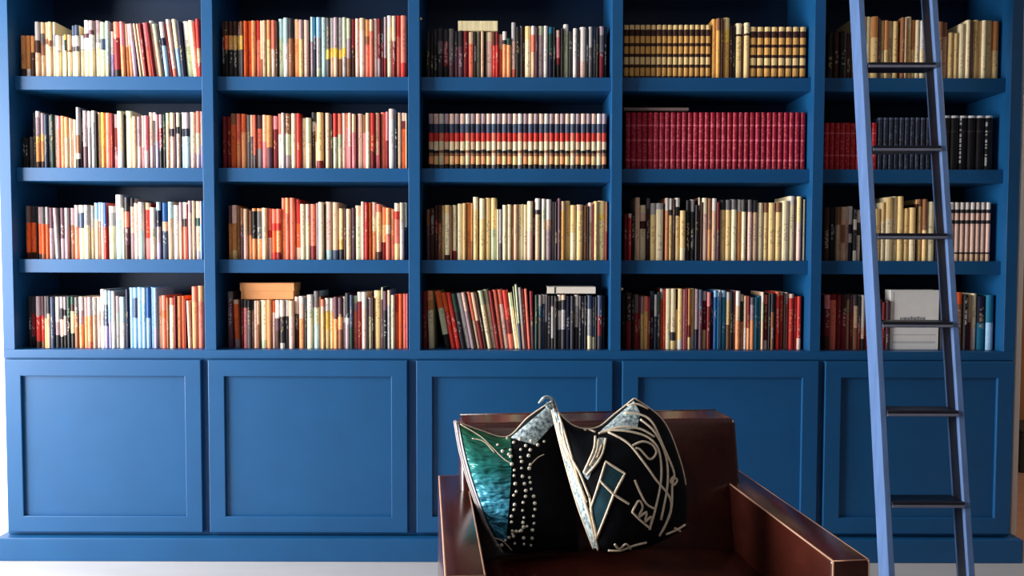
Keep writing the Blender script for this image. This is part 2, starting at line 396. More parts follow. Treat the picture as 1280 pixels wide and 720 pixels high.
R(2, 2, 388, S8, 130, 650, """14 64 205 u2C2p1;65 136 90 c6r1;138 158 100 D;160 212 95 q;213 238 110 D;240 285 100 R3g4;285 330 100 S3g2C3;330 372 95 p;372 400 95 S1P3;400 432 95 p3P2;438 478 105 q2P4;480 490 110 r;490 545 100 p;545 580 110 d1P2;580 626 95 q1C2
627 676 95 R2r1;680 716 90 q2C1P1;717 732 100 r;735 787 85 S;787 818 80 P1r1;820 880 50 p1w5;882 914 95 K;915 950 90 q;950 998 90 p1r1O5;998 1008 95 C""")
R(2, 3, 268, S8, 242, 670, """142 180 125 m2u4;180 235 120 p2u3c1;236 272 135 d;272 308 150 d1m2;308 352 160 q3p3;352 395 180 d3o3;395 440 155 o.4K4o3;440 502 155 o.4e4o3;502 552 150 C;552 600 155 S3R1p3;600 650 160 S2R1O3R1;650 700 160 S2R1o3r1;700 745 45 S1o2
745 790 45 o1S3;790 845 45 S;847 897 60 R2O2p1;903 955 110 C;955 1003 110 p1C2""")
R(2, 3, 388, S8, 242, 670, """0 60 110 S3r1;60 84 100 M;84 142 90 C;142 153 110 D;155 226 85 p5t1;226 297 90 q5n1;298 346 155 c3y1k1;348 373 150 D;374 432 160 q;432 468 150 m;470 532 125 q1g4;534 570 85 p;570 606 95 R;606 640 95 O;640 690 90 p1C1o2
690 740 110 S1c3q2D1;740 792 140 o2c2r2;792 840 150 o2C1S3;840 880 160 o3S2;880 936 100 C1R1S3c2;936 980 95 q2p4;980 1010 95 C3N4""")
R(2, 4, 268, S8, 352, 690, """135 192 105 e1m5;200 262 190 q.5O4M1 -14;264 270 200 D;272 300 190 k1r5;300 346 190 k1P5;346 386 200 K1e4;386 414 200 K1d4;414 446 200 p;446 476 200 q1d1;480 550 195 C5g1;550 600 190 o;600 636 200 O1p3;638 690 195 w3m2D3
690 736 195 w3k5w1;736 782 195 w2k4;784 836 200 q1p2;838 880 160 p2D4;880 942 155 w1p2o4;944 968 165 k;970 1035 140 w2g1C4""")
R(2, 4, 388, S8, 352, 690, """35 95 100 e2g2t3;96 114 160 d;115 152 185 S1p1c5;152 200 175 w2Y3c3;200 246 175 w2c5;246 290 160 m3o4;290 342 170 m3o2d3;342 366 160 w3M3;367 414 120 k4w1M4;416 448 140 n3G2;450 490 150 g1M1S5;490 540 110 w1r3r2;540 592 110 w2p5;594 600 180 k;601 642 170 M3C5
643 664 170 D;665 742 95 c;742 764 60 g1m4;765 810 100 m2K4;810 842 90 q1E3;842 882 140 C;882 922 130 R1O2;922 962 130 O;962 1005 130 S;1005 1012 130 P""")
R(3, 1, 524, S8, 16, 665, """75 115 200 K;115 150 170 K;150 190 170 k1K2;190 250 160 k1e1k2;250 310 170 k1r2K1;310 365 165 e4m2;365 410 190 k1m2;410 460 190 k1m2;460 510 190 r;510 575 200 q1S3;577 598 200 K;598 630 195 C;630 645 200 K;645 677 195 q;677 694 200 K;695 770 198 C1p4;771 800 200 D2R5
800 830 200 r2R5;832 870 220 p2S4;872 915 195 w1k.5o4;917 963 270 G1o5;965 1012 100 E2p3S1;1014 1055 150 K""")
R(3, 1, 640, S8, 16, 665, """60 106 140 E;108 134 150 D;135 200 140 c1C3;202 242 140 w1S2q3;243 268 150 m;270 327 140 g1M5;328 376 135 w;378 430 145 T1G3N4;432 456 150 K;456 510 180 p1P3r1K2 -10;512 536 160 K;538 590 115 w1g5;592 638 190 k
640 682 165 w;682 706 180 k1m1;706 775 150 w4p2;777 800 170 K;801 842 145 E2e3;842 880 145 n1e2;882 908 150 K;910 965 140 M1e2r3;967 992 140 K""")
R(3, 3, 524, S8, 242, 690, """75 115 165 d1m2;115 165 150 D;165 200 125 D1r1D2;200 235 120 D1d2;235 265 125 c;265 325 120 c1C5D.6;326 344 130 d;345 387 120 C3r.6;400 456 105 C;456 490 100 c;490 540 95 u;540 564 100 u2d1;565 617 35 C1c4;630 690 50 C1c2
690 750 45 c;750 812 45 c2g2;812 835 165 C;835 868 165 E2e1;872 920 120 C;920 966 115 C;967 990 120 d;990 1030 115 q;1030 1075 115 C""")
R(3, 3, 640, S8, 242, 690, """62 110 110 c1C2;110 160 115 C;160 217 80 C2p2;218 242 90 D;243 297 50 w1k.4q4;298 308 60 K;310 352 55 w1g1C4;352 412 60 w2q1M3;415 447 85 M;448 477 90 K;478 510 50 m;510 551 80 q1y5;551 607 75 c;608 672 120 c1C1;675 745 115 q.5c4
745 785 125 d;786 798 130 K;800 840 95 p1q2;840 858 110 r;860 895 80 c;895 976 75 c1Y.4c3;977 1000 85 d1r1""")
R(3, 4, 524, S8, 352, 695, """28 82 100 r -10;84 156 95 o1u1C4 -14;268 334 90 O2g3K1.6 -112
336 386 110 O1R2 -112;386 440 110 R -112;444 488 120 G1k2 -112;490 545 115 E -112;547 586 110 p1M2 -112;586 604 125 D -115;605 642 105 S1q1 -112;642 684 110 q1r1 -108;684 710 110 D -105
711 766 90 g1C3 -104;766 810 80 g1C3 -100;811 846 95 r -90;847 886 85 S -84;887 942 80 S1p3 -82;943 1000 85 R2r1S1 -80;1002 1042 115 g1C3 -78""")
R(3, 4, 640, S8, 352, 695, """42 72 55 g2C3 -66;74 104 30 g3n2 -56;106 142 60 w3p2 -52;144 168 80 r -50;169 198 75 S -44;200 236 100 r1m1 -20
240 270 140 G;270 311 140 E1T1e3;311 345 140 w.6n3;345 370 140 E2k2;370 410 150 k;410 441 150 k1E3k1;441 474 150 K;475 516 140 w.6k1E2k2;516 560 140 q.5k1E2k2;560 610 150 N;610 651 150 k;651 700 140 w1E2k2;700 725 150 e1k3;725 756 150 N1e1N3;756 784 150 K;785 836 145 n1E2C1
836 868 160 n2C.6;868 890 160 K;890 946 145 n3r3k2;946 968 150 K""")
R(4, 3, 774, S8, 242, 690, """50 90 210 r;90 125 210 p.3R3;126 164 190 K;165 216 40 q;216 282 120 C1p1D1C4;284 322 50 e1D5;325 382 100 E1c4;382 460 100 E.6C5;461 479 110 D;480 516 45 w1o4;516 556 50 w1k.5c4;557 579 60 D;580 632 45 w1K1c5;632 692 178 c3C1
698 740 70 K;740 790 60 E1k4;792 828 120 K;828 846 40 w1d4;847 865 90 D;866 922 45 C1p3;922 964 50 d1u1;966 1016 50 w1q4;1016 1045 90 r1m1""")
R(4, 3, 888, S8, 242, 690, """72 98 70 m;100 156 65 k1c5;156 216 65 e1c5;216 276 60 e1C5;276 326 62 E1u4;326 371 62 k1C4;372 384 80 D;385 436 65 e1p4;436 492 70 k1q4;495 556 95 C;556 606 95 d1c5;606 681 95 c;681 746 92 d1c5
747 821 75 C;823 884 25 w.6C4;885 899 60 D;900 946 30 c2p3;946 960 60 D;961 985 60 C""")
R(4, 4, 774, S8, 352, 690, """30 64 130 K;65 128 115 D3r3;130 154 130 K;155 200 135 e1r2;200 224 150 r;225 256 155 M2c4;256 300 155 S2y5;300 322 160 r;324 364 100 n1k2;365 396 135 E2N3;396 428 110 G1k2;430 460 75 w1O5;460 486 80 R;487 536 75 C;536 590 75 C5k1c1;591 610 80 k1c2;611 662 75 c5w1
662 690 80 P;690 714 75 r;715 745 75 u3r1c1;745 788 75 c4w1;792 830 80 M2N1;830 868 85 n1m2;870 916 100 w1r3c2;916 956 110 P1r3;956 984 120 N;985 1024 110 b.4B1T4""")
R(4, 4, 888, S8, 352, 690, """22 70 95 b.5B4;70 110 90 w1b5;110 162 95 b.5T4;165 206 110 w1c3d3;207 238 110 K;240 264 100 m;265 310 100 w2q2o4;310 350 135 C1G3o4;350 380 150 q3w2;380 410 150 r3o2;410 456 165 e1M2o4;457 490 165 T;490 530 150 T;530 554 110 w1g2q3;555 600 140 S1r4p1
601 624 130 K;625 662 120 k1d2;663 680 130 K;681 726 110 S.4R5;726 766 110 q.3R5;766 780 120 K;780 816 115 p1S4;816 872 130 p.4R5;872 906 155 R;906 950 155 R3p.8""")
# rightmost bay, behind the ladder
R(5, 1, 1034, 1, 0, 97.5, """1 9 40 K;9 16 40 D;16 24 39 K;24 30 41 D""")
R(5, 1, 1074, S8, 16, 688, """-60 0 45 c;0 38 45 c;40 76 35 c;76 121 35 C;121 192 40 u1c2;194 215 60 D;216 260 80 c1C1;260 300 80 u1c1;300 350 80 C;350 412 85 c;430 466 50 d;466 486 55 q;487 541 40 C1c4;541 586 70 u1c1;586 632 75 C;632 682 80 w1C1;684 740 90 C;742 800 90 q""")
R(5, 1, 1150, S8, 16, 688, """176 232 95 d1q1;232 292 95 d1q3;295 350 205 c;350 405 210 c;405 476 115 C;476 526 75 C;526 545 90 D;545 610 75 c;610 640 80 c;640 690 80 C;690 756 78 c;756 826 85 u1c1""")
R(5, 3, 1026, 5.424, 242, 455, """20 62 92 D;62 105 92 K;108 136 90 d1q2;136 165 90 q1d1q1;165 190 88 w1p3;190 215 85 w2k1w1k2;216 240 105 k1w1k2w1;240 268 110 w1k1w2;270 300 110 k;300 344 110 c;345 404 105 c;405 434 60 c1C2;435 486 25 c1C2;487 519 18 C;520 560 18 c;561 600 100 c;600 642 95 c1C1;644 652 70 D
652 686 38 d.4c3;686 716 38 d1c1;717 770 55 C;772 810 60 K;812 862 70 D""")
R(5, 4, 1026, 5.424, 352, 455, """20 60 90 P1r2D1;60 104 85 r.6S5;105 134 90 r;135 174 90 D1r2;174 196 88 e.4q4;197 219 90 m1r2;220 246 90 k1q2d2;246 268 100 k1r1;268 294 92 w3p1k1;296 330 100 r;332 384 110 D
386 412 120 m1r2;412 436 140 r;437 464 130 m;815 860 90 k;862 904 80 D;905 960 75 O1d4;962 994 90 K;996 1022 90 q2r2;1024 1060 82 C3w2;1062 1116 100 N1T1;1118 1166 92 T2b2""")
# uniform sets
def SET(bay, row, xa, xb, n, yt, yb, code, style='set', alt=None, gap=.1, kindname=None):
    L = ROWS.setdefault((bay, row), [])
    w = (xb - xa) / n
    for i in range(n):
        c = code if not alt else alt[i % len(alt)]
        L.append(dict(x0=xa + i * w + gap, x1=xa + (i + 1) * w - gap, yt=yt, yb=yb, code=c, lean=0, style=style, setname=kindname))
gold = 'c1.0D1.4y1.5D.7y1.6D.7c1.6D.7y1.8D.6'
SET(4, 1, 779.5, 888.5, 16, 31, 96.2, gold, style='gold', kindname='gold-panelled brown')
R(4, 1, 888, S8, 16, 670, "16 58 62 y;58 100 60 d1y4;104 128 60 D;130 202 50 c1Y1y3;204 234 130 D;236 264 140 K;266 336 105 C1D.2c4;336 348 130 D;350 408 105 C1D.2c4")
SET(4, 1, 937, 1008, 8, 33.5, 96.6, gold, style='gold', kindname='gold-panelled brown')
lawA = 'p1.8n1.6R1.5C1.6K.5d.5c1.5k.8'; lawB = 'M1.8N1.6R1.6q1.4K.6d.6o1.4K.9'; lawC = 'w1.8n1.6S1.5C1.6d.5q.5C1.6e.8'
SET(3, 2, 535.5, 758.5, 34, 142, 210.5, lawA, alt=[lawB, lawA, lawC, lawB, lawA], kindname='red-banded law')
SET(4, 2, 781.5, 1007, 32, 140.5, 211.5, 'a2A.25a2.2A.25a3A.3a1.4', style='red', kindname='crimson')
SET(5, 2, 1030, 1096, 10, 153.5, 212, 'x1.4A.2x3A.2x2', style='red', kindname='scarlet')
SET(5, 2, 1097, 1170, 11, 147, 212, 'n.3v3K.3v4', style='navy', kindname='ink-blue')
SET(5, 2, 1177, 1241, 6, 144.5, 212.5, 's.35K2k.3K6', style='glint', kindname='glossy black')
SET(5, 3, 1186, 1238, 8, 253, 326, 'w1k.5p1k.5p4k.25q1', kindname='white dotted')

BAYN = {1: 'leftmost bay', 2: 'second bay', 3: 'middle bay', 4: 'fourth bay', 5: 'ladder bay'}
ROWN = {1: 'top shelf', 2: 'second shelf', 3: 'third shelf', 4: 'lowest shelf'}
ORD = ['', 'first', 'second', 'third', 'fourth', 'fifth', 'sixth', 'seventh', 'eighth', 'ninth', 'tenth', 'eleventh', 'twelfth', 'thirteenth', 'fourteenth', 'fifteenth', 'sixteenth', 'seventeenth', 'eighteenth', 'nineteenth', 'twentieth'] + \
      ['twenty-' + s for s in ('first', 'second', 'third', 'fourth', 'fifth', 'sixth', 'seventh', 'eighth', 'ninth')] + ['thirtieth']
SPY = .062
books = []
for (bay, row), L in sorted(ROWS.items()):
    L.sort(key=lambda d: d['x0'])
    z0 = SH[row - 1] + .0006
    xl, xr = UX[bay - 1][1] + .0015, UX[bay][0] - .0015
    prev = xl
    for i, d in enumerate(L):
        rnd = random.Random(bay * 10007 + row * 991 + i)
        yy = d['yb']
        X0 = onY(d['x0'], yy, SPY).x; X1 = onY(d['x1'], yy, SPY).x
        X0 = max(X0, prev + .0003); X1 = min(X1, xr - (0 if d['lean'] >= 0 else 0))
        if X1 - X0 < .004: X1 = X0 + .004
        ztop = onY((d['x0'] + d['x1']) / 2, d['yt'], SPY).z
        hh = ztop - z0
        dx = d['lean'] / 300.0
        ang = math.atan2(-dx, hh)            # >0: leans to the left
        if X0 - hh * math.sin(ang) < xl: ang = max(0, math.asin(max(0, min(1, (X0 - xl) / hh))))
        if i and ang > .01:                  # rest on the neighbour instead of cutting into it
            zc = min(hh, ptop[1])
            need = ptop[0] + math.tan(ang) * zc + .0004 - X0
            if need > 0:
                X0 += min(need, .33 * (X1 - X0))
                ang = min(ang, max(0, math.atan2(X0 - ptop[0] - .0004, zc)))
        wid = (X1 - X0) * math.cos(ang) - .0004
        hgt = hh / math.cos(ang) - wid * math.sin(ang)
        dp = min(.25, max(.11, hh * rnd.uniform(.62, .74)))
        jy = rnd.uniform(-.006, .008)
        if d.get('setname'): dp = .16; jy = rnd.uniform(-.001, .001)
        d.update(X0=X0, X1=X1, w=wid, h=hgt, dp=dp, ang=ang, y=SPY + jy, z=z0, bay=bay, row=row, idx=i, n=len(L), rnd=rnd)
        prev = X1
        ptop = (X1 - hh * math.sin(ang), hh)
        area = (d['x1'] - d['x0']) * (d['yb'] - d['yt'])
        # what the ladder covers does not show
        c = (d['x0'] + d['x1']) / 2; t = (d['yb'] - 0) / 720
        for la, lb in ((1058, 1078), (1148, 1168)):
            if la + 38 * t < c < lb + 38 * t: area *= .1
        d['area'] = area
        books.append(d)
N_LYING = 4
books.sort(key=lambda d: -d['area'])
chosen = books[:300 - N_LYING]; rest = books[300 - N_LYING:]

def descr(d):
    bd = parse(d['code']); bd.sort(key=lambda b_: -b_[1])
    tot = {}
    for c, n in bd: tot[c] = tot.get(c, 0) + n
    o = sorted(tot.items(), key=lambda b_: -b_[1])
    s = CNAME[o[0][0]]
    if len(o) > 1 and o[1][1] > .24: s += ' and ' + CNAME[o[1][0]]
    return s
def place(d):
    return Matrix.Translation((d['X0'], d['y'], d['z'])) @ Matrix.Rotation(-d['ang'], 4, 'Y') @ Matrix.Translation((d['w'] / 2, 0, 0))
for d in books:
    pass
for d in chosen:
    vs, fs, tn = book_geo(d['w'], d['h'], d['dp'], d['code'], d['rnd'], d['style'])
    me = mesh_tint('book', vs, fs, tn, M['book'])
    o = bpy.data.objects.new('book', me)
    o.matrix_world = place(d); link(o)
    i, n = d['idx'] + 1, d['n']
    if i <= n - i + 1: pos = ORD[i] + ' from left'
    else: pos = ORD[n - i + 1] + ' from right'
    hs = d['yb'] - d['yt']; ws = d['x1'] - d['x0']
    ad = 'tall ' if hs > 72 else ('short ' if hs < 58 else '')
    if not ad: ad = 'thick ' if ws > 7.2 else ('slim ' if ws < 4.6 else '')
    if d.get('setname'):
        o['label'] = '%s volume of a matching set, %s on the %s, %s' % (d['setname'], pos, ROWN[d['row']], BAYN[d['bay']])
    else:
        lean = ' leaning left' if d['ang'] > .12 else ''
        if len((ad + descr(d) + lean).replace(' and', ' and').split()) > 5: ad = ''
        o['label'] = '%s%s book%s, %s on the %s, %s' % (ad, descr(d), lean, pos, ROWN[d['row']], BAYN[d['bay']])
    o['category'] = 'book'
    o['group'] = 'books on the %s of the %s' % (ROWN[d['row']], BAYN[d['bay']])
    pv, pf = page_geo(d['w'], d['h'], d['dp'])
    pm = bpy.data.meshes.new('page_block'); pm.from_pydata(pv, [], pf); pm.materials.append(M['pages'])
    pg = bpy.data.objects.new('page_block', pm); link(pg, o)
# every remaining, smaller book and dark filler for a shaded gap
VS, FS, TN = [], [], []
for d in rest:
    mw = place(d)
    vs, fs, tn = book_geo(d['w'], d['h'], d['dp'], d['code'], d['rnd'], d['style'])
    b0 = len(VS); VS += [tuple(mw @ Vector(v)) for v in vs]; FS += [tuple(i + b0 for i in f_) for f_ in fs]; TN += tn
    pv, pf = page_geo(d['w'], d['h'], d['dp'])
    b0 = len(VS); VS += [tuple(mw @ Vector(v)) for v in pv]; FS += [tuple(i + b0 for i in f_) for f_ in pf]; TN += [rgb(226, 208, 172)] * len(pf)
me = mesh_tint('smaller_books', VS, FS, TN, M['book'])
o = link(bpy.data.objects.new('smaller_books', me), None, kind='stuff', label='slimmer and shorter books and dark shaded-gap fillers between the larger ones on all the shelves', category='books')
print('BOOKS', len(books), 'rest', len(rest), 'min area', chosen[-1]['area'])

# books lying on top of the rows
def lying(xa, xb, ya, yb, bay, row, color, label, dp=.15, edge='c', y=SPY - .004, tcol=None):
    a = onY(xa, yb, y); b = onY(xb, yb, y)
    top = max(d['z'] + d['h'] * math.cos(d['ang']) + d['w'] * math.sin(d['ang']) for d in books if d['bay'] == bay and d['row'] == row and d['X1'] > a.x and d['X0'] - d['h'] * math.sin(d['ang']) < b.x)
    zt = onY((xa + xb) / 2, ya, y).z
    z0 = max(a.z, top) + .0005 if abs(a.z - top) < .02 else top + .0005
    w, h = b.x - a.x, zt - z0
    bm = bmesh.new(); t = .0025
    # cover: bottom board, spine (front), top board
    box(bm, -w / 2, w / 2, 0, dp, 0, t); box(bm, -w / 2, w / 2, 0, dp, h - t, h); box(bm, -w / 2, w / 2, 0, t, t, h - t)
    root = finish('book', bm, color, None, .0006)
    root.location = ((a.x + b.x) / 2, y, z0)
    root['label'] = label; root['category'] = 'book'
    pg = boxes('page_block', [(-w / 2 + .003, w / 2 - .003, t + .0003, dp - .003, t + .0002, h - t - .0002)], M['pages'], root)
    return root, w, h
cream = material('cream_cloth', rgb(232, 216, 170), rough=.6, noise=.2, scale=9, stretch=(14, 1, 1))
lying(572.5, 622, 26, 38.5, 3, 1, cream, 'cream book lying flat across the dark red books on the top shelf, middle bay')
white_c = material('white_cloth', rgb(232, 222, 208), rough=.6, noise=.06, scale=12)
r_, w_, h_ = lying(684, 744.5, 358.5, 367, 3, 4, white_c, 'thin white book lying flat on the black books on the lowest shelf, middle bay')
boxes('title_band', [(-w_ / 2 + .030, -w_ / 2 + .036, -.0008, .002, 0.0008, h_ - .0008)], M['darkbox'], r_)
grey_c = material('grey_cloth', rgb(120, 100, 98), rough=.6, noise=.1)
lying(780, 861, 134.5, 138, 4, 2, grey_c, 'thin grey book lying flat on the left half of the crimson set, fourth bay')
# flat tan box on the books of the second bay
tp = max(d['z'] + d['h'] * math.cos(d['ang']) + d['w'] * math.sin(d['ang']) for d in books if d['bay'] == 2 and d['row'] == 4 and d['x1'] > 298 and d['x0'] < 368)
a = onY(298.5, 375, .06); b = onY(366.5, 375, .06); zt = onY(330, 354, .06).z
bm = bmesh.new(); W_ = b.x - a.x
box(bm, -W_ / 2 + .003, W_ / 2 - .003, .003, .107, 0, zt - tp - .02)
o = finish('cardboard_box', bm, M['card'], None, .002)
o.location = ((a.x + b.x) / 2, .075, tp + .0006)
o['label'] = 'flat tan cardboard box lying on the books on the lowest shelf, second bay'; o['category'] = 'box'
bm = bmesh.new(); h2 = zt - tp
t = .003
box(bm, -W_ / 2, W_ / 2, 0, .11, h2 - t, h2); box(bm, -W_ / 2, W_ / 2, 0, t, h2 - .034, h2 - t); box(bm, -W_ / 2, W_ / 2, .107, .11, h2 - .034, h2 - t)
box(bm, -W_ / 2, -W_ / 2 + t, t, .107, h2 - .034, h2 - t); box(bm, W_ / 2 - t, W_ / 2, t, .107, h2 - .034, h2 - t)
finish('box_lid', bm, M['card'], o, .0008)
# white picture book facing out behind the ladder
a = onY(1113, 436, .066); b = onY(1173.5, 436, .066); zt = onY(1143, 362.5, .072).z
z0 = LEDGE + .0006; W_, H_ = b.x - a.x, zt - z0
root = boxes('book', [(-W_ / 2, W_ / 2, 0, .003, 0, H_), (-W_ / 2, W_ / 2, .052, .055, 0, H_), (-W_ / 2, -W_ / 2 + .003, .003, .052, 0, H_)], material('white_jacket', rgb(244, 243, 240), rough=.5, noise=.03), None, .0008)
root.location = ((a.x + b.x) / 2, .072, z0)
root['label'] = 'large white book standing face out between the ladder rails on the lowest shelf'; root['category'] = 'book'
boxes('page_block', [(-W_ / 2 + .0035, W_ / 2 - .004, .0035, .0515, .004, H_ - .004)], M['pages'], root)
gi = material('grey_ink', rgb(150, 150, 156), rough=.6, noise=.1)
rules = []
for zf, l, r__ in ((.42, .18, .72), (.245, .06, .94), (.13, .06, .94), (.11, .06, .94)):
    rules.append((-W_ / 2 + l * W_, -W_ / 2 + r__ * W_, -.0006, .001, zf * H_, zf * H_ + .0016))
rules.append((-W_ / 2 + .06 * W_, -W_ / 2 + .067 * W_, -.0006, .001, .42 * H_, .97 * H_))
random.seed(3)
x = .2
for wl in (.03, .02, .06, .05, .05, .07, .05, .04, .05):
    rules.append((-W_ / 2 + x * W_, -W_ / 2 + (x + wl) * W_, -.0006, .001, .50 * H_, .50 * H_ + random.choice((.010, .014, .011)))); x += wl + .012
boxes('printed_title', rules, gi, root)
# small pale knobs on the uprights
for px, py, Y in ((527, 25, .03), (778, 361, .03)):
    p = onY(px, py, Y)
    i = 2 if px < 600 else 3
    bm = bmesh.new()
    bmesh.ops.create_uvsphere(bm, u_segments=12, v_segments=8, radius=.007)
    o = finish('shelf_peg', bm, M['brass'], BC, smooth=True); o.location = Vector((UX[i][1] + .004, .012, p.z)) - Vector((0, .18, 0))

# ------------------------------------------------------------------ ladder
def onX(px, py, X):
    d = ray(px, py); return CAM + d * (X / d.x)
LT = 2.62
YT, YB = -.125, -.55                        # depth of the rails' front edge at z=LT and at the floor
def ly(z): return YB + (YT - YB) * z / LT
LX0, LX1 = 1.366, 1.627
LAD = empty('ladder', ((LX0 + LX1) / 2, ly(0), 0), 'light blue library ladder with black treads leaning on the right side of the bookcase', 'ladder')
lo = Vector(LAD.location)
def shear_rail(x0, x1):
    bm = bmesh.new()
    dpt = .082
    pts = [(YB, 0), (YB + dpt, 0), (ly(LT) + dpt, LT), (ly(LT), LT)]
    A = [bm.verts.new(Vector((x0, y, z)) - lo) for y, z in pts]; B = [bm.verts.new(Vector((x1, y, z)) - lo) for y, z in pts]
    bm.faces.new(A[::-1]); bm.faces.new(B)
    for i in range(4): bm.faces.new((A[i], A[(i + 1) % 4], B[(i + 1) % 4], B[i]))
    return bm
RT = .024
finish('side_rail', shear_rail(LX0 - RT, LX0), M['ladder'], LAD, .003)
finish('side_rail', shear_rail(LX1, LX1 + RT), M['ladder'], LAD, .003)
TZ = []
for py in (-26, 80, 184, 293.5, 404, 515, 629):
    Y = -.3
    for _ in range(6):
        p = onX(1100 + 18 * py / 360, py, 1.5); 
        z = CAM.z + (onY(1130, py, Y).z - CAM.z); Y = ly(z) + .0
    TZ.append(z)
for z in TZ:
    y = ly(z)
    bm = bmesh.new(); box(bm, LX0 + .0002 - lo.x, LX1 - .0002 - lo.x, y - .006 - lo.y, y + .086 - lo.y, z - .016, z + .006)
    tr = finish('tread', bm, M['tread'], LAD, .003)
    boxes('tread_nosing', [(LX0 + .001 - lo.x, LX1 - .001 - lo.x, y - .0085 - lo.y, y - .0055 - lo.y, z - .014, z - .005)], M['nosing'], tr, .0006)
# dark channel let into the inner face of each rail
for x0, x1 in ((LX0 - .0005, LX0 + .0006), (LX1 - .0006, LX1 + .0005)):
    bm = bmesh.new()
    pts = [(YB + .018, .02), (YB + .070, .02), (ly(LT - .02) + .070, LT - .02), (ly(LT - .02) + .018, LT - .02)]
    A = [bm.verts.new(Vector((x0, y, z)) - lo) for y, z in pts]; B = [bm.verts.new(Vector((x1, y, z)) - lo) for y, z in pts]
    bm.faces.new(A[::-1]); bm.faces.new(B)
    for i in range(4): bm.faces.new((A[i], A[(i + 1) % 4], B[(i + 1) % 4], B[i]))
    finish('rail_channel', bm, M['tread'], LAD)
bm = bmesh.new(); tube_bm(bm, [(-2.05, -.027, 2.60), (2.05, -.027, 2.60)], .012, 12)
for i, (a, b) in enumerate(UX):
    tube_bm(bm, [((a + b) / 2, .002, 2.60), ((a + b) / 2, -.027, 2.60)], .008, 8)
o = finish('ladder_rail', bm, M['brass'], BC, smooth=True); o.location = (0, -.18, 0)

# ------------------------------------------------------------------ armchair
CA = math.radians(6.2)
CH_O = Matrix.Rotation(CA, 3, 'Z') @ Vector((.14, -1.33, 0))
CH = empty('armchair', CH_O, 'oxblood leather armchair with pale piping standing in front of the blue cabinets', 'armchair', CA)
CMW = Matrix.Translation(CH_O) @ Matrix.Rotation(CA, 4, 'Z')
YF, YR = -.36, .41       # chair-local front and rear of the arms
AO, AI = .463, .374      # arm outer / inner half width
AZ = .62
def pill(bm_lst, name, mat, parent, bevel, seg=3, subsurf=0, **kw):
    bm = bmesh.new()
    for b_ in bm_lst: box(bm, *b_)
    return finish(name, bm, mat, parent, bevel, seg, smooth=True, **kw)
pill([(-AI - .02, AI + .02, YF + .03, YR - .03, .10, .30)], 'chair_base', M['leather'], CH, .015)
# seat cushion, slightly crowned
bm = bmesh.new(); box(bm, -AI + .003, AI - .003, YF + .005, .20, .302, .455)
bmesh.ops.subdivide_edges(bm, edges=bm.edges[:], cuts=9, use_grid_fill=True)
for v in bm.verts:
    x, y = v.co.x / AI, (v.co.y + .08) / .29
    f = (1 - min(1, abs(x)) ** 3) * (1 - min(1, abs(y)) ** 3)
    if v.co.z > .4: v.co.z += .035 * f - .012 * (1 - f)
finish('seat_cushion', bm, M['leather'], CH, 0, smooth=True)
# back: reclined block with soft edges
bm = bmesh.new(); box(bm, -.402, .414, .16, .30, .30, .800)
bmesh.ops.subdivide_edges(bm, edges=bm.edges[:], cuts=7, use_grid_fill=True)
for v in bm.verts:
    x, z = v.co.x / .402, (v.co.z - .55) / .25
    f = (1 - min(1, abs(x)) ** 4) * (1 - min(1, abs(z)) ** 4)
    if v.co.y < .2: v.co.y -= .02 * f
    v.co.y += (v.co.z - .3) * .24
ob = finish('backrest', bm, M['leather'], CH, 0, smooth=True)
bv = ob.modifiers.new('soft', 'BEVEL'); bv.width = .018; bv.segments = 3; bv.limit_method = 'ANGLE'; bv.angle_limit = 1.0
for s in (-1, 1):
    x0, x1 = (AI, AO) if s > 0 else (-AO, -AI)
    arm = pill([(x0, x1, YF, YR, .12, AZ)], 'arm', M['leather'], CH, .008)
    pr = .0024; z = AZ - .002
    bm = bmesh.new()
    i0, i1 = x0 + .004, x1 - .004
    tube_bm(bm, [(i0, YR - .01, z), (i0, YF + .003, z), (i1, YF + .003, z), (i1, YR - .01, z)], pr, 6, closed=True)
    for xx in (i0, i1): tube_bm(bm, [(xx, YF + .002, z), (xx, YF + .002, .13)], pr, 6)
    finish('arm_piping', bm, M['piping'], arm, smooth=True)
for sx in (-1, 1):
    for sy in (YF + .08, YR - .10):
        bm = bmesh.new()
        bmesh.ops.create_cone(bm, cap_ends=True, segments=16, radius1=.014, radius2=.024, depth=.12)
        for v in bm.verts: v.co += Vector((sx * .38, sy, .06))
        finish('leg', bm, M['leg'], CH, smooth=False)
# front lower rail piping and back top seam
bm = bmesh.new()
tube_bm(bm, [(-.395, .302 - .003 + .120 + .012, .800 - .004), (.405, .302 + .125 + .003, .800 - .004)], .003, 6)
finish('back_seam', bm, M['leather'], CH, smooth=True)

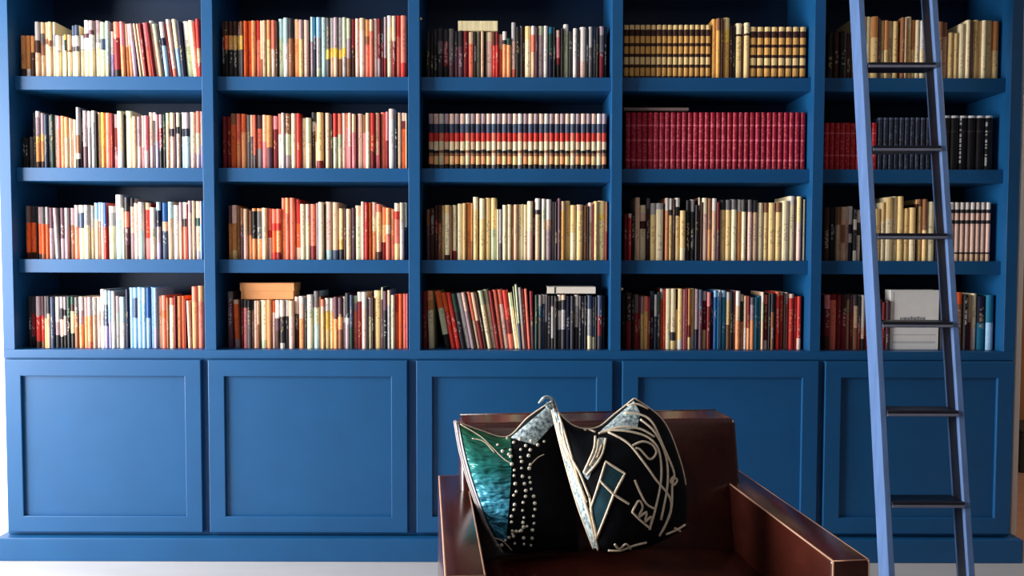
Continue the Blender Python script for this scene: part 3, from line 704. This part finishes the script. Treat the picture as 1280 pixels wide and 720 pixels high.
# ------------------------------------------------------------------ cushions
class Pillow:
    """a pillow whose outline lies in a plane parallel to the chair back"""
    def __init__(s, yc, slope, left, right, top, bottom, T):
        s.yc, s.slope, s.T = yc, slope, T
        R3 = Matrix.Rotation(CA, 3, 'Z')
        s.n = R3 @ Vector((0, -1, slope)).normalized()
        s.p0 = CMW @ Vector((0, yc, .45))
        s.L, s.Rr, s.Tp, s.B = [smooth_path([(x, y, 0) for x, y in c], 8) for c in (left, right, top, bottom)]
    def at(s, c, t):
        k = t * (len(c) - 1); i = min(int(k), len(c) - 2); f = k - i
        return c[i] * (1 - f) + c[i + 1] * f
    def outline(s, u, v):       # u left-right, v bottom-top, both 0..1, result in picture units of the drawing of the outline
        l, r = s.at(s.L, v), s.at(s.Rr, v); b, t = s.at(s.B, u), s.at(s.Tp, u)
        c00, c10, c01, c11 = s.B[0], s.B[-1], s.Tp[0], s.Tp[-1]
        return l * (1 - u) + r * u + b * (1 - v) + t * v - (c00 * (1 - u) * (1 - v) + c10 * u * (1 - v) + c01 * (1 - u) * v + c11 * u * v)
    def pt(s, u, v, side=1, off=0):
        q = s.outline(u, v); d = ray(q.x, q.y)
        tt = (s.p0 - CAM).dot(s.n) / d.dot(s.n)
        P = CAM + d * tt
        e = max(0, 4 * u * (1 - u)) ** .55 * max(0, 4 * v * (1 - v)) ** .55
        wr = 1 + .06 * math.sin(9 * u + 3 * v) * math.sin(7 * v + 1)
        return P + s.n * (side * s.T * e * wr * (1 if side > 0 else .8) + side * off)
def pillow_mesh(P, N=34):
    bm = bmesh.new()
    uv = bm.verts.layers.float_vector.new('uvp')
    g = {}
    for side in (1, -1):
        for i in range(N + 1):
            for j in range(N + 1):
                u, v = i / N, j / N
                edge = i in (0, N) or j in (0, N)
                if side == -1 and edge: g[side, i, j] = g[1, i, j]; continue
                vv = bm.verts.new(P.pt(u, v, side)); vv[uv] = (u, v, 0); g[side, i, j] = vv
        for i in range(N):
            for j in range(N):
                q = [g[side, i, j], g[side, i + 1, j], g[side, i + 1, j + 1], g[side, i, j + 1]]
                bm.faces.new(q if side == 1 else q[::-1])
    return bm
def rebase(o, org):
    o.data.transform(Matrix.Translation(-org)); o.location = org
def inv(P, x, y, cache={}):
    k = id(P)
    if k not in cache:
        cache[k] = [(project(P.pt(i / 60, j / 60)), i / 60, j / 60) for i in range(61) for j in range(61)]
    b = min(cache[k], key=lambda c: (c[0][0] - x) ** 2 + (c[0][1] - y) ** 2)
    u, v = b[1], b[2]
    for _ in range(4):                       # refine
        p = project(P.pt(u, v)); e = 1e-3
        pu = project(P.pt(min(1, u + e), v)); pv = project(P.pt(u, min(1, v + e)))
        a, b_, c, d = (pu[0] - p[0]) / e, (pv[0] - p[0]) / e, (pu[1] - p[1]) / e, (pv[1] - p[1]) / e
        det = a * d - b_ * c
        if abs(det) < 1e-6: break
        dx, dy = x - p[0], y - p[1]
        nu = u + (d * dx - b_ * dy) / det; nv = v + (a * dy - c * dx) / det
        if abs(nu - u) > .06 or abs(nv - v) > .06: break
        u, v = min(.998, max(.002, nu)), min(.998, max(.002, nv))
    return u, v
def on(P, x, y, off=.0015):
    u, v = inv(P, x, y); return P.pt(u, v, 1, off)
def patch(P, f, parent, name, mat, off=.0018, NU=20, NV=28):
    """a sewn-on panel; f(s,t) gives the pillow coordinates u,v"""
    bm = bmesh.new(); uv = bm.verts.layers.float_vector.new('uvp'); g = {}
    for i in range(NU + 1):
        for j in range(NV + 1):
            s_, t_ = i / NU, j / NV; u, v = f(s_, t_)
            vv = bm.verts.new(P.pt(u, v, 1, off)); vv[uv] = (s_, t_, 0); g[i, j] = vv
    for i in range(NU):
        for j in range(NV): bm.faces.new((g[i, j], g[i + 1, j], g[i + 1, j + 1], g[i, j + 1]))
    o = finish(name, bm, mat, None, smooth=True)
    return o
def attach(o, root, org):
    o.data.transform(Matrix.Translation(-org)); o.parent = root

# left pillow
P1 = Pillow(.09, .22,
            left=[(627, 690), (606, 655), (588, 610), (575, 565), (568, 526)],
            right=[(724, 690), (722, 640), (712, 580), (702, 530), (692, 500)],
            top=[(568, 526), (600, 538), (634, 546), (660, 522), (692, 500)],
            bottom=[(627, 690), (655, 692), (690, 688), (724, 690)], T=.06)
# right pillow
P2 = Pillow(-.03, .22,
            left=[(742, 686), (722, 632), (704, 570), (688, 505)],
            right=[(858, 660), (858, 615), (848, 570), (828, 525), (793, 498)],
            top=[(688, 505), (716, 532), (745, 535), (768, 518), (793, 498)],
            bottom=[(742, 686), (770, 692), (815, 682), (858, 660)], T=.072)
def build_pillow(P, label):
    bm = pillow_mesh(P)
    org = P.pt(.5, .0)
    o = finish('throw_pillow', bm, M['velvet'], None, smooth=True)
    o.data.transform(Matrix.Translation(-org)); o.location = org
    o['label'] = label; o['category'] = 'pillow'
    return o, org
K1, O1 = build_pillow(P1, 'black pillow with green and teal satin panel and white beads, left on the armchair')
K2, O2 = build_pillow(P2, 'black pillow with cream cord diamond and loops, right of the beaded one')
def cords(P, root, org, paths, r, name, mat, off=.002, n=6):
    bm = bmesh.new()
    for p in paths:
        pts = smooth_path([(x, y, 0) for x, y in p], 5)
        tube_bm(bm, [on(P, q.x, q.y, off) for q in pts], r, n)
    o = finish(name, bm, mat, None, smooth=True); attach(o, root, org); return o
def uvcords(P, root, org, paths, r, name, mat, off=.001, n=6):
    bm = bmesh.new()
    for p in paths: tube_bm(bm, [P.pt(u, v, 1, off) for u, v in p], r, n)
    o = finish(name, bm, mat, None, smooth=True); attach(o, root, org); return o
seq = lambda f, n=40: [f(i / n) for i in range(n + 1)]
# pillow 1 details
o = patch(P1, lambda s, t: (.07 + (.33 + .12 * t - .22 * (1 - t) ** 2) * s, .14 + .84 * t), K1, 'satin_panel', M['satin']); attach(o, K1, O1); o['label'] = 'green and teal satin panel'
def quad(P, q, name, mat, n=12, off=.0018):
    bm = bmesh.new(); g = {}
    for i in range(n + 1):
        for j in range(n + 1):
            s_, t_ = i / n, j / n
            x = (q[0][0] * (1 - s_) + q[1][0] * s_) * (1 - t_) + (q[3][0] * (1 - s_) + q[2][0] * s_) * t_
            y = (q[0][1] * (1 - s_) + q[1][1] * s_) * (1 - t_) + (q[3][1] * (1 - s_) + q[2][1] * s_) * t_
            g[i, j] = bm.verts.new(on(P, x, y, off))
    for i in range(n):
        for j in range(n): bm.faces.new((g[i, j], g[i + 1, j], g[i + 1, j + 1], g[i, j + 1]))
    return finish(name, bm, mat, None, smooth=True)
o = quad(P1, [(638, 547), (690, 503), (694, 528), (668, 556)], 'trim_panel', M['gusset']); attach(o, K1, O1); o['label'] = 'pale blue patterned corner'
o = patch(P1, lambda s, t: (.004 + .05 * s, .04 + .95 * t), K1, 'edge_band', material('grey_band', rgb(178, 174, 184), rough=.6, noise=.15, scale=60), NU=3, NV=30); attach(o, K1, O1); o['label'] = 'grey edge band'
uvcords(P1, K1, O1, [seq(lambda t: (0, t)), seq(lambda t: (.025, t))], .0032, 'edge_cord', material('grey_cord', rgb(196, 186, 186), rough=.6, noise=.2, scale=100))
uvcords(P1, K1, O1, [seq(lambda t: (t, 1)), seq(lambda t: (1, .5 + .5 * t), 20)], .0026, 'seam_cord', M['cord'])
random.seed(11)
bm = bmesh.new()
beads = []
rows = [(634, 548), (642, 553), (650, 549), (657, 557), (664, 551), (672, 556), (680, 552), (622, 556), (628, 564), (636, 568)]
for (x, y) in rows: beads.append((x, y))
for k in range(15):
    y = 562 + k * 8.4
    for cx in (640 + .02 * k, 652, 663):
        x = cx + 5 * math.sin(k * .5 + cx) * .5 + random.uniform(-1.5, 1.5) + k * .25
        beads.append((x, y + random.uniform(-2, 2)))
for k in range(10): beads.append((618 + k * 4.5, 686 - k * 3.2 + random.uniform(-3, 3)))
for (x, y) in beads:
    p = on(P1, x, y, .002)
    r = random.uniform(.0040, .0058)
    mt = Matrix.Translation(p)
    bmesh.ops.create_icosphere(bm, subdivisions=1, radius=r, matrix=mt)
o = finish('beadwork', bm, M['bead'], None, smooth=True); attach(o, K1, O1)
cords(P1, K1, O1, [[(575, 530), (600, 545), (612, 556), (628, 572), (640, 580)], [(590, 548), (605, 552), (618, 566)], [(664, 580), (672, 572), (680, 568)], [(616, 672), (628, 676), (640, 688)]], .0014, 'embroidery', M['cord'])
# pillow 2 details
o = patch(P2, lambda s, t: (.0 + .085 * s, .02 + .96 * t), K2, 'side_trim', M['gusset'], NU=4, NV=30); attach(o, K2, O2); o['label'] = 'pale blue and white beaded edge band'
o = quad(P2, [(750, 539), (792, 501), (800, 516), (796, 536)], 'trim_panel', M['gusset']); attach(o, K2, O2); o['label'] = 'pale blue patterned corner'
uvcords(P2, K2, O2, [seq(lambda t: (0, t)), seq(lambda t: (.088, t * .98)), seq(lambda t: (t, 1)), seq(lambda t: (1, .3 + .7 * t))], .0028, 'seam_cord', M['cord'])
# teal diamond
bm = bmesh.new()
def fan(pts):
    c = Vector((sum(p[0] for p in pts) / len(pts), sum(p[1] for p in pts) / len(pts), 0))
    N = len(pts); rings = []
    for k in range(0, 6):
        f = k / 5
        rings.append([bm.verts.new(on(P2, c.x + (p[0] - c.x) * f, c.y + (p[1] - c.y) * f, .0012)) for p in pts] if k else [bm.verts.new(on(P2, c.x, c.y, .0012))])
    for i in range(N): bm.faces.new((rings[0][0], rings[1][i], rings[1][(i + 1) % N]))
    for k in range(1, 5):
        for i in range(N): bm.faces.new((rings[k][i], rings[k + 1][i], rings[k + 1][(i + 1) % N], rings[k][(i + 1) % N]))
def dens(pts, n=5):
    out = []
    for i in range(len(pts)):
        a, b = pts[i], pts[(i + 1) % len(pts)]
        for k in range(n): out.append((a[0] + (b[0] - a[0]) * k / n, a[1] + (b[1] - a[1]) * k / n))
    return out
fan(dens([(752, 600), (756, 576), (779, 592), (768, 618)])); fan(dens([(750, 602), (766, 618), (747, 668), (740, 628)])); fan(dens([(716, 590), (728, 606), (730, 622), (722, 612)]))
o = finish('diamond_panel', bm, M['tealp'], None, smooth=True); attach(o, K2, O2); o['label'] = 'dark teal diamond'
cords(P2, K2, O2, [
    [(702, 530), (708, 560), (724, 590), (737, 622)], [(698, 528), (704, 562), (720, 594), (733, 628)], [(737, 622), (741, 650), (746, 674)],
    [(744, 545), (742, 562), (730, 590)], [(757, 548), (753, 566), (745, 580), (733, 594)], [(748, 549), (745, 566), (737, 582)], [(752, 556), (746, 572)],
    
    [(748, 542), (765, 538), (790, 540), (812, 548), (824, 566), (826, 600), (818, 640), (812, 660)],
    [(780, 516), (800, 518), (815, 528), (828, 556), (842, 590), (840, 606), (838, 640), (824, 670)],
    [(784, 507), (796, 505), (810, 511)], [(750, 541), (775, 534), (800, 536), (818, 546)], [(800, 524), (818, 540), (832, 570), (834, 606), (826, 650)], [(706, 512), (716, 526), (732, 538)], [(712, 518), (726, 532), (744, 540)],
    [(760, 540), (785, 554), (806, 580), (820, 600), (836, 620), (838, 638), (828, 664)],
    [(790, 557), (803, 552), (815, 556), (820, 566), (812, 574), (800, 562), (794, 560)],
    [(793, 600), (800, 616), (808, 630), (818, 636)], [(790, 640), (798, 626), (803, 634), (798, 646), (808, 640), (806, 652), (814, 646), (812, 662)], [(790, 640), (800, 650), (812, 660)], [(841, 596), (846, 600), (842, 606), (838, 602), (841, 596)],
    [(760, 688), (775, 688), (792, 682), (808, 678)], [(768, 680), (774, 686), (782, 680), (788, 686)], [(832, 668), (846, 662), (856, 656)], [(843, 660), (850, 664)]],
      .0030, 'embroidery', M['cord'])
def straight(pts, n=8):
    out = []
    for i in range(len(pts) - 1):
        for k in range(n): out.append((pts[i][0] + (pts[i + 1][0] - pts[i][0]) * k / n, pts[i][1] + (pts[i + 1][1] - pts[i][1]) * k / n))
    return out + [pts[-1]]
bm = bmesh.new()
for p in ([(746, 672), (738, 636), (750, 600), (757, 577), (781, 592), (767, 618), (746, 672)], [(749, 600), (767, 618), (786, 630)]):
    tube_bm(bm, [on(P2, x, y, .002) for x, y in straight(p)], .0032, 6)
o = finish('diamond_cord', bm, M['cord'], None, smooth=True); attach(o, K2, O2)
bm = bmesh.new(); g = [[bm.verts.new(on(P2, a[0] + (b[0] - a[0]) * k / 10, a[1] + (b[1] - a[1]) * k / 10, .0014)) for k in range(11)] for a, b in (((748, 547), (728, 590)), ((753, 547), (731, 596)), ((758, 547), (735, 600)))]
for i in range(2):
    for k in range(10): bm.faces.new((g[i][k], g[i][k + 1], g[i + 1][k + 1], g[i + 1][k]))
o = finish('woven_band', bm, M['gusset'], None, smooth=True); attach(o, K2, O2)
cords(P2, K2, O2, [[(693, 520), (703, 550), (716, 585), (735, 640), (744, 678)]], .003, 'band_cord', M['cord'])
# pillow 2 upper left curl
bm = bmesh.new()
c0 = P2.pt(.0, 1.0)
R3 = Matrix.Rotation(CA, 3, 'Z')
tube_bm(bm, smooth_path([c0 + R3 @ Vector((x, -.004, z)) for x, z in ((-.03, .002), (-.016, .018), (0, .016), (.008, .002), (0, -.010), (-.010, -.004), (-.006, .006))], 5), .0045, 8)
o = finish('corner_tassel', bm, M['gusset'], None, smooth=True); attach(o, K2, O2)

# dark low box seen in the next room
o = boxes('storage_box', [(-.16, .16, -.14, .14, 0, .24)], M['darkbox'], None, .01)
o.location = (3.17, 1.50, 0); o['label'] = 'dark low box on the floor of the room beyond, at the right edge'; o['category'] = 'box'
boxes('box_lid', [(-.165, .165, -.145, .145, .2405, .26)], M['darkbox'], o, .005)

# ------------------------------------------------------------------ light
def area(name, loc, target, sx, sy, power, color):
    l = bpy.data.lights.new(name, 'AREA'); l.shape = 'RECTANGLE'; l.size = sx; l.size_y = sy; l.energy = power; l.color = color
    o = bpy.data.objects.new(name, l); o.location = loc
    o.rotation_euler = (Vector(target) - Vector(loc)).to_track_quat('-Z', 'Y').to_euler()
    COL.objects.link(o); return o
area('window_daylight', (-3.97, (WY0 + WY1) / 2, (WZ0 + WZ1) / 2), (0, (WY0 + WY1) / 2 + .5, 1.1), 1.9, 2.3, 440, (1.0, .98, .955))
area('ambient_fill', (.6, -3.2, CEIL - .03), (.6, -3.0, 0), 1.2, 1.2, 4, (1, .92, .84))  # added ambient fill under the ceiling, not a fitting of the room
area('casing_fill', (3.9, -.2, CEIL - .03), (3.2, .3, 0), .9, .9, 42, (1, .86, .72))  # added unseen light that brightens the white casing on the right
w = bpy.data.worlds.new('world'); bpy.context.scene.world = w; w.use_nodes = True
w.node_tree.nodes['Background'].inputs[0].default_value = (.6, .7, .85, 1); w.node_tree.nodes['Background'].inputs[1].default_value = .4
vs_ = bpy.context.scene.view_settings
vs_.view_transform = 'Standard'; vs_.look = 'None'; vs_.exposure = 0; vs_.gamma = 1; vs_.use_curve_mapping = False
